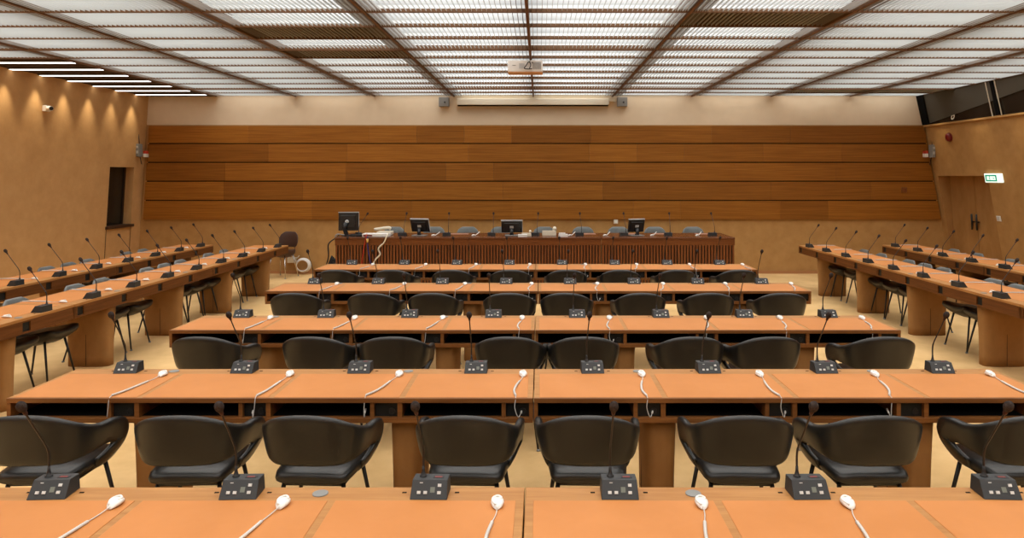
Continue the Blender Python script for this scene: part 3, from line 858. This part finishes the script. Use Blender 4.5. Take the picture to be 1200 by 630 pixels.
# ------------------------------------------------------------------ things on walls and ceiling
# projector
pj = thing('projector', 'white ceiling projector hanging in front of the luminous ceiling', 'projector', (at(615.5, 78, 9.2).x, 9.2, at(0, 85.5, 9.2).z))
s = 9.2 / F
b = BM(); box(b, -20.5*s, 20.5*s, -.02, .22, 1.2*s, 15*s); body = obj('body', b, WHITE, pj, bevel=.012)
b = BM(); box(b, -20.5*s, 20.5*s, -.025, .20, .3*s, 1.3*s); obj('base_plate', b, plain('projector_base', (.62, .33, .16), .5), pj, bevel=.006)
b = BM()
for k in range(9): box(b, (9 + k * 1.1) * s, (9.6 + k * 1.1) * s, -.024, -.018, 4*s, 12.5*s)
obj('vent', b, GREY, body)
b = BM()
for k in range(12): box(b, (-7 + k * .55) * s, (-6.7 + k * .55) * s, -.024, -.018, 5*s, 11*s)
obj('vent', b, SILVER, body)
b = BM(); box(b, -15*s, -11*s, -.024, -.018, 8.6*s, 9.2*s); box(b, 7.5*s, 9.2*s, -.024, -.018, 11*s, 12.6*s); obj('maker_mark', b, GREY, body)
b = BM(); tube(b, catmull([(4*s, -.03, 13*s), (1*s, -.05, 8*s), (-1*s, -.04, 5*s), (3*s, -.045, 4*s), (8*s, -.03, 4.6*s)], 6), .006, 6); tube(b, catmull([(5*s, -.03, 13*s), (6.5*s, -.04, 9*s), (5*s, -.03, 5*s)], 6), .006, 6); obj('cable', b, BLACK, pj, smooth=True)
b = BM(); tube(b, [(3*s, .17, 14*s), (3*s, .17, ZC - pj.location.z + .01)], .02, 10); box(b, -15*s, 14*s, .05, .25, 14.3*s, 15.6*s); obj('mount', b, BLACK, pj)
b = BM(); lathe(b, [(.06, 0), (.06, .03), (.045, .035), (.04, .02)], (-.08, .22, 8*s), Vector((0, 1, 0)), 20); obj('lens', b, BLACK, body, smooth=False)
# projection screen case
t = thing('projection_screen', 'long rolled projection screen case below the ceiling on back wall', 'projection screen', (at(625, 0, 13.52).x, 13.52, at(0, 120, 13.52).z))
s = 13.45 / F
b = BM(); box(b, -90*s, 89*s, -.07, .08, -3.2*s, 4.2*s); hs = obj('case', b, CREAMP, t, bevel=.01)
b = BM(); box(b, -89*s, 88*s, -.05, .05, -4.2*s, -3.0*s); obj('screen_slot', b, DARK, hs)
b = BM(); box(b, 89*s, 96*s, -.03, .08, 1*s, 4*s); obj('bracket', b, CREAMP, t)
for n, (px, sn) in enumerate(((520.5, 'left'), (729, 'right'))):
    t = placed('wall_speaker', 'small square grey box at the %s end of the screen case' % sn, 'wall box', px, 119.5, 13.55, 'grey boxes beside the screen')
    b = BM(); box(b, -.095, .095, -.06, .04, -.085, .085); obj('case', b, GREY, t, bevel=.004)
    b = BM(); lathe(b, [(.016, 0), (.016, .006), (.01, .006)], (.02, -.06, -.01), Vector((0, -1, 0)), 12); obj('knob', b, BLACK, t)
# small box on lower back wall, plate on veneer, switch on right wall
t = placed('wall_box', 'small white box on back wall above the right head table chairs', 'wall box', 721.5, 259.5, 13.585)
b = BM(); box(b, -.04, .04, -.035, .012, -.04, .04); obj('case', b, CREAMP, t, bevel=.004)
b = BM(); box(b, -.02, .02, -.038, -.034, -.02, .02); obj('cover', b, WHITE, t)
t = placed('wall_plate', 'square wood coloured cover plate on right end of veneer panelling', 'wall plate', 1059.5, 222.5, 13.55)
b = BM(); box(b, -.055, .055, -.012, .002, -.05, .05); obj('frame', b, WOOD, t, bevel=.003)
b = BM(); box(b, -.03, .03, -.015, -.011, -.028, .028); obj('cover', b, WOODDK, t)
def on_left(px, py):                       # point on the leaning left wall
    x = -7.5
    for _ in range(6):
        Y = x * F / (px - CX); z = H - (py - CY) * Y / F; x = XL(z)
    return Vector((x, Y, z))
def on_right(px, py):
    x = 7.5
    for _ in range(6):
        Y = x * F / (px - CX); z = H - (py - CY) * Y / F; x = XR(z)
    return Vector((x, min(Y, YB - .1), z))
for side, p, sgn in (('left', on_left(161.5, 176), 1), ('right', on_right(1094, 177), -1)):
    t = thing('wall_monitor_speaker', 'grey wall unit with thin cable, %s wall near the back corner' % side, 'wall unit', p, 0, 'grey wall units')
    b = BM(); box(b, min(0, sgn * .055), max(0, sgn * .055), -.07, .07, -.12, .12); obj('case', b, GREY, t, bevel=.008)
    b = BM(); box(b, -.018 + sgn * .028, .018 + sgn * .028, -.075, -.069, .04, .08); box(b, -.018 + sgn * .028, .018 + sgn * .028, -.075, -.069, -.06, -.01); obj('face_plate', b, SILVER, t)
    b = BM(); tube(b, [(sgn * .03, 0, .12), (sgn * .015, 0, .30)], .008, 6); tube(b, [(sgn * .03, .02, -.12), (sgn * .045, .05, -.26)], .008, 6); obj('cable', b, BLACK, t)
for side, px in (('left', 170.5), ('right', 1085)):
    t = placed('alarm_button', 'small red and white alarm box in the back %s corner' % side, 'alarm', px, 180, 13.5, 'corner alarms')
    b = BM(); box(b, -.032, .032, -.03, .1, -.065, .0); obj('case', b, WHITE, t, bevel=.005)
    b = BM(); box(b, -.032, .032, -.03, .1, .0, .055); obj('red_beacon', b, plain('red_beacon_' + side, (.55, .05, .02), .4), t, bevel=.01)
p = on_left(52, 127)
t = thing('security_camera', 'small white security camera on the left wall', 'camera', p)
b = BM(); box(b, 0, .06, -.05, .05, -.045, .045); obj('mount', b, WHITE, t, bevel=.004)
b = BM(); tube(b, [(.05, -.02, 0), (.10, -.05, -.005), (.17, -.1, -.01)], [.02, .035, .035], 12); obj('camera_body', b, WHITE, t)
b = BM(); lathe(b, [(.028, 0), (.028, .012), (.02, .012)], (.17, -.1, -.01), Vector((.8, -.6, -.05)), 12); obj('lens', b, BLACK, t)
p = on_right(1113, 160.5)
t = thing('alarm_bell', 'dark red round alarm on right wall above the door', 'alarm', p)
b = BM(); lathe(b, [(.075, -.005), (.075, .03), (.065, .05), (.03, .06), (.004, .062)], (0, 0, 0), Vector((-1, 0, -.18)), 24); obj('dome', b, DKRED, t, smooth=True)
b = BM(); lathe(b, [(.082, -.01), (.082, .012), (.075, .014)], (0, 0, 0), Vector((-1, 0, -.18)), 24); obj('back_plate', b, DKRED, t)
p = on_right(1171, 256)
t = thing('light_switch', 'white light switch on the right wall beside the door', 'switch', p)
sl = .185
def lean(b, p0):
    for v in b.verts: v.co.x -= v.co.z * sl
b = BM(); box(b, -.015, .002, -.05, .05, -.045, .045); lean(b, p); obj('plate', b, WHITE, t, bevel=.003)
b = BM(); box(b, -.022, -.014, -.03, .03, -.03, .03); lean(b, p); obj('rocker', b, BUTTON, t)
# exit sign: lit box on a wall bracket, angled to the room
p = on_right(1166.5, 208.5)
t = thing('exit_sign', 'lit green and white exit sign above the right door', 'sign', p, -PI / 2)
def ln(b):
    for v in b.verts: v.co.y -= v.co.z * .185
b = BM(); box(b, -.20, .20, -.055, .01, -.075, .075); ln(b); cs = obj('case', b, SIGNW, t, bevel=.006)
b = BM()
for q in ((-.17, .12, .030, .052), (-.17, .12, -.055, -.033), (-.17, -.138, -.055, .052), (.088, .12, -.055, .052)): box(b, q[0], q[1], -.059, -.052, q[2], q[3])
ln(b); obj('green_border', b, SIGNG, cs)
b = BM()                                                    # running figure and arrow
lathe(b, [(.009, 0), (.009, .003)], (-.06, -.056, .022), Vector((0, -1, 0)), 10)
for q in (((-.06, .010), (-.068, -.010)), ((-.068, -.010), (-.088, -.026)), ((-.066, -.010), (-.052, -.020)), ((-.052, -.020), (-.054, -.034)), ((-.06, .008), (-.082, .002)), ((-.06, .008), (-.044, -.004)), ((-.01, -.003), (.055, -.003)), ((.035, .015), (.055, -.003)), ((.035, -.021), (.055, -.003))):
    tube(b, [(q[0][0], -.057, q[0][1]), (q[1][0], -.057, q[1][1])], .0032, 6)
ln(b); obj('pictogram', b, SIGNG, cs)

# ------------------------------------------------------------------ camera, world, colour
cam = bpy.data.cameras.new('camera'); co = bpy.data.objects.new('camera', cam); COL.objects.link(co)
co.location = (0, 0, H); co.rotation_euler = (PI / 2, 0, 0)
cam.sensor_width = 36; cam.lens = F / 1200 * 36
cam.shift_x = -(CX - 600) / 1200; cam.shift_y = -(315 - CY) / 1200
cam.clip_start = .05; cam.clip_end = 60
scene.camera = co
w = bpy.data.worlds.new('world'); scene.world = w; w.use_nodes = True
w.node_tree.nodes['Background'].inputs[0].default_value = (1, .9, .75, 1)
w.node_tree.nodes['Background'].inputs[1].default_value = .02
scene.view_settings.view_transform = 'Standard'
scene.view_settings.look = 'None'
scene.view_settings.exposure = 0.0
scene.cycles.max_bounces = 8
scene.cycles.diffuse_bounces = 5
scene.cycles.use_denoising = True
